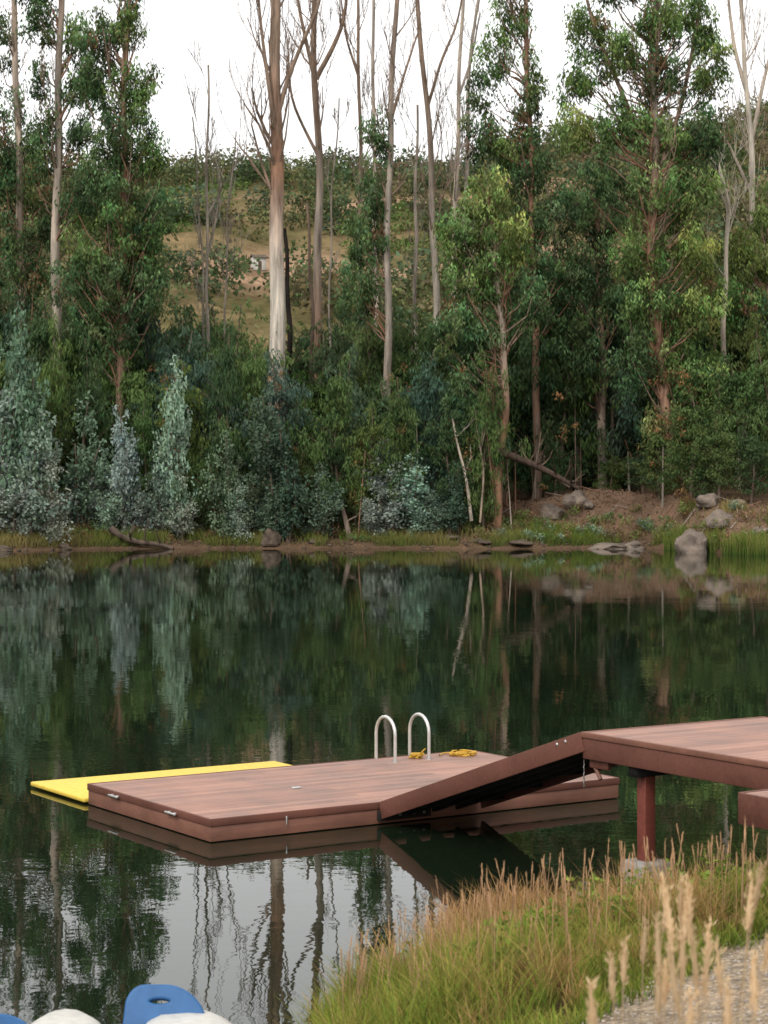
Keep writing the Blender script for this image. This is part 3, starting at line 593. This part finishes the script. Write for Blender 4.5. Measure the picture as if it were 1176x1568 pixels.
for zz in (-.05,-.3,-.55): tube(b,[(4.36,DW-.02,zz),(4.92,DW-.02,zz)],.02,np.ones(3),8)
o=new_obj('boarding_ladder',b.mesh('boarding_ladder',M_alu,True),None,(-1.97,22.5,0),(0,0,TH))
b=Buf()
def coil(cx,cy,z,r,turns,n=26,sq=1):
    pts=[(cx+(r+rng.normal(0,.012)+.03*math.sin(i*.7))*math.cos(i*2*math.pi/n),cy+sq*(r+rng.normal(0,.012))*math.sin(i*2*math.pi/n),z+.012+.012*(i//n)) for i in range(n*turns)]
    tube(b,pts,.011,np.ones(3),6)
coil(5.55,DW-.42,DZ,.17,4); coil(5.65,DW-.35,DZ,.12,2); coil(4.85,DW-.30,DZ,.07,5); 
tube(b,spline([(5.55,DW-.25,DZ+.02),(5.35,DW-.2,DZ+.02),(5.2,DW-.35,DZ+.02)],8),.011,np.ones(3),6)
tube(b,spline([(4.86,DW-.5,DZ+.15),(4.83,DW-.45,DZ+.1),(4.9,DW-.33,DZ+.05)],8),.011,np.ones(3),6)
new_obj('yellow_rope',b.mesh('yellow_rope',M_rope,True),None,(-1.97,22.5,0),(0,0,TH))
b=Buf(); bx(b,-.03,3.75,DW+.03,DW+1.75,.02,.08); o=part('floating_foam_mat',b,M_yel,None,.02); o.location=(-1.97,22.5,0); o.rotation_euler=(0,0,TH)
o.modifiers['b'].segments=3
# ramp
C0=np.array([-1.97,22.5])+U*2.27
PL=3.83; PZ=1.5; ang=math.atan2(PZ-DZ,PL); RL=math.hypot(PL,PZ-DZ)
e=empty('gangway_ramp',(C0[0],C0[1],DZ)); 
M3=Matrix(((U[0],Vv[0],0),(U[1],Vv[1],0),(0,0,1)))@Matrix.Rotation(-ang,3,'X')
e.rotation_euler=M3.to_euler()
b=Buf(); boards(b,.045,1.455,-RL+.02,-.03,-.035,-.006); part('ramp_boards',b,M_deck,e)
b=Buf()
for xx in (0,1.46): bx(b,xx,xx+.04,-RL,-.012,-.205,0)
part('side_stringers',b,M_fascia,e)
b=Buf(); bx(b,.05,1.45,-RL+.05,-.06,-.05,-.038)
for xx in (.35,.7,1.05): bx(b,xx,xx+.05,-RL+.05,-.06,-.19,-.052)
for yy in np.arange(-RL+.3,-.2,.8): bx(b,.042,1.458,yy,yy+.04,-.18,-.053)
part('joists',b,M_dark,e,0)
b=Buf()
for yy in (-RL+.25,-RL+.4): bx(b,-.006,-.001,yy,yy+.03,-.06,-.03)
part('bolt_plates',b,M_alu,e,0)
# pier
P0=C0-Vv*(PL+.012)
e=empty('fixed_pier',(P0[0],P0[1],0),(0,0,TH)); PW=2.56; PLn=13.0
b=Buf(); boards(b,.03,PW-.03,-PLn,-.04,PZ-.03,PZ-.002,.14,.007); part('pier_boards',b,M_deck,e)
b=Buf(); bx(b,0,.04,-PLn,0,PZ-.055,PZ+.003); bx(b,PW-.04,PW,-PLn,0,PZ-.055,PZ+.003); bx(b,.042,PW-.042,-.036,0,PZ-.055,PZ+.003)
part('edge_trim',b,M_skirt,e)
b=Buf(); bx(b,.012,.05,-PLn,-.02,PZ-.27,PZ-.058); bx(b,PW-.05,PW-.012,-PLn,-.02,PZ-.27,PZ-.058); bx(b,.052,PW-.052,-.06,-.02,PZ-.27,PZ-.058)
part('pier_fascia',b,M_fascia,e)
b=Buf()
for xx in np.arange(.4,PW-.2,.4): bx(b,xx,xx+.05,-PLn,-.07,PZ-.22,PZ-.032)
for yy in (-.75,-4.2,-7.6): bx(b,.06,PW-.06,yy-.06,yy+.06,PZ-.38,PZ-.223)
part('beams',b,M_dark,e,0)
ft=Buf(); ps=Buf()
for yy in (-.75,-4.2,-7.6):
    for xx in (.24,PW-.3):
        w=P0+U*xx+Vv*yy; g=gz1(w[0],w[1]); tz=max(g,0)+(.27 if g<.1 else .15)
        bx(ps,xx-.065,xx+.065,yy-.065,yy+.065,tz,PZ-.382)
        bx(ft,xx-.19,xx+.19,yy-.19,yy+.19,g-.5,tz)
part('posts',ps,M_post,e); part('concrete_footings',ft,M_conc,e,.03)
b=Buf(); bx(b,.06,.11,-.36,-.07,PZ-.36,PZ-.272); part('ledger',b,M_fascia,e)
b=Buf(); tube(b,[(.085,-.22,PZ-.47),(.085,-.09,PZ-.30)],.028,np.ones(3),4); part('brace',b,M_skirt,e,0)
b=Buf()
for k in range(7):
    zc=PZ-.3-k*.04; tube(b,[(.1+.006*(k%2),.07,zc),(.1-.006*(k%2),.07,zc-.045)],.006,np.ones(3),5)
part('mooring_chain',b,M_steel,e,0)
e2=empty('step_platform',(3.12,17.45,0),(0,0,TH))
b=Buf(); boards(b,.02,1.7,-2.2,-.02,1.31,1.34); part('step_boards',b,M_deck,e2)
b=Buf(); bx(b,0,1.7,-.018,.02,1.07,1.345); bx(b,-.02,.018,-2.2,-.022,1.07,1.345); part('step_fascia',b,M_fascia,e2)
b=Buf()
for yy in (-.35,-1.9): bx(b,.3,.4,yy,yy+.1,gz1(3.3,17.3+yy)-.3,1.30)
part('step_posts',b,M_dark,e2)
# ------------------------------------------------------------ pedal boat
def seat(parent,loc,rot,w,h):
    cu=bpy.data.curves.new('seat_back','CURVE'); cu.dimensions='2D'; cu.fill_mode='BOTH'
    def poly(pts):
        sp=cu.splines.new('POLY'); sp.points.add(len(pts)-1)
        for p,q in zip(sp.points,pts): p.co=(q[0],q[1],0,1)
        sp.use_cyclic_u=True
    o_=[(-w/2-.02,0)]+[(-w/2+.12*(1-math.cos(a)),h-.14+.14*math.sin(a)) for a in np.linspace(0,math.pi/2,8)]+[(w/2-.30*(1-math.sin(a)),h-.30+.30*math.cos(a)) for a in np.linspace(0,math.pi/2,12)]+[(w/2+.03,0)]
    poly(o_)
    hw=.09; cy=h-.10
    poly([(-.05+hw*math.cos(a),cy+.034*math.sin(a)) for a in np.linspace(0,2*math.pi,24,endpoint=False)][::-1])
    cu.extrude=.03; cu.bevel_depth=.018; cu.bevel_resolution=4; cu.materials.append(M_blue)
    return new_obj('seat_back',cu,parent,loc,rot)
e=empty('pedal_boat',(-1.72,13.3,0),(0,0,math.radians(8)))
def hull(name,loc,ln,w,h,m,parent):
    n=18; sd=16; rows=[]
    for i in range(n+1):
        t=i/n; k=(math.sin(math.pi*min(max(t,.02),.98))**.38); 
        for j in range(sd):
            a=2*math.pi*j/sd; cx=math.copysign(abs(math.cos(a))**.55,math.cos(a)); cz=math.copysign(abs(math.sin(a))**.6,math.sin(a))
            rows.append((w/2*k*cx,(t-.5)*ln,h/2*(.55+.45*k)*cz))
    V=np.array(rows); i=np.arange(n)[:,None]*sd; j=np.arange(sd)[None]; k=(j+1)%sd
    Q=np.stack([i+j,i+k,i+sd+k,i+sd+j],-1).reshape(-1,4)
    return new_obj(name,qmesh(name,V,Q,None,m,True),parent,loc)
hull('hull',(.42,-.30,.13),2.3,.85,.50,M_white,e); hull('hull_2',(-.42,-.30,.14),2.3,.72,.52,M_white,e)
hull('centre_deck',(-.1,-.5,.2),1.9,1.0,.3,M_white,e)
seat(e,(.27,.50,.11),(math.radians(66),0,math.radians(-8)),.55,.42)
seat(e,(-.86,.42,.02),(math.radians(66),0,math.radians(4)),.56,.37)
hull('seat_base',(.25,.15,.24),.8,.5,.16,M_blue,e)
hull('seat_base_2',(-.86,.10,.17),.8,.5,.16,M_blue,e)
# ------------------------------------------------------------ world, sun, camera
w=bpy.data.worlds.new('World'); SC.world=w; w.use_nodes=True; nt=w.node_tree; nt.nodes.clear()
sk=nt.nodes.new('ShaderNodeTexSky'); sk.sky_type='NISHITA'; sk.sun_disc=False; sk.sun_elevation=math.radians(44); sk.sun_rotation=math.radians(210); sk.dust_density=4; sk.air_density=1.2
hs=nt.nodes.new('ShaderNodeHueSaturation'); hs.inputs['Saturation'].default_value=.12; nt.links.new(sk.outputs[0],hs.inputs['Color'])
mx=nt.nodes.new('ShaderNodeMix'); mx.data_type='RGBA'; mx.inputs[0].default_value=.7; nt.links.new(hs.outputs[0],mx.inputs[6]); mx.inputs[7].default_value=(11.6,11.6,11.6,1)
bg=nt.nodes.new('ShaderNodeBackground'); bg.inputs[1].default_value=.15; nt.links.new(mx.outputs[2],bg.inputs[0])
wo=nt.nodes.new('ShaderNodeOutputWorld'); nt.links.new(bg.outputs[0],wo.inputs[0])
sl=bpy.data.lights.new('sun','SUN'); sl.energy=1.5; sl.angle=math.radians(16); sl.color=(1,.97,.93)
so=new_obj('sun',sl); az=math.radians(210); el=math.radians(44)
dirv=Vector((math.sin(az)*math.cos(el),math.cos(az)*math.cos(el),math.sin(el))); so.rotation_euler=dirv.to_track_quat('Z','Y').to_euler()
cam=bpy.data.cameras.new('camera'); co=new_obj('camera',cam,None,(0,0,CAMZ),(math.radians(90),0,0))
cam.sensor_fit='VERTICAL'; cam.sensor_height=36; cam.sensor_width=27; cam.lens=36*F/1568; cam.shift_y=-34/1568; cam.clip_end=8000; cam.clip_start=.1
cam.dof.use_dof=True; cam.dof.focus_distance=32; cam.dof.aperture_fstop=4.5
SC.camera=co
SC.view_settings.view_transform='Standard'; SC.view_settings.look='None'; SC.view_settings.exposure=0
print('leaves',NLEAF)
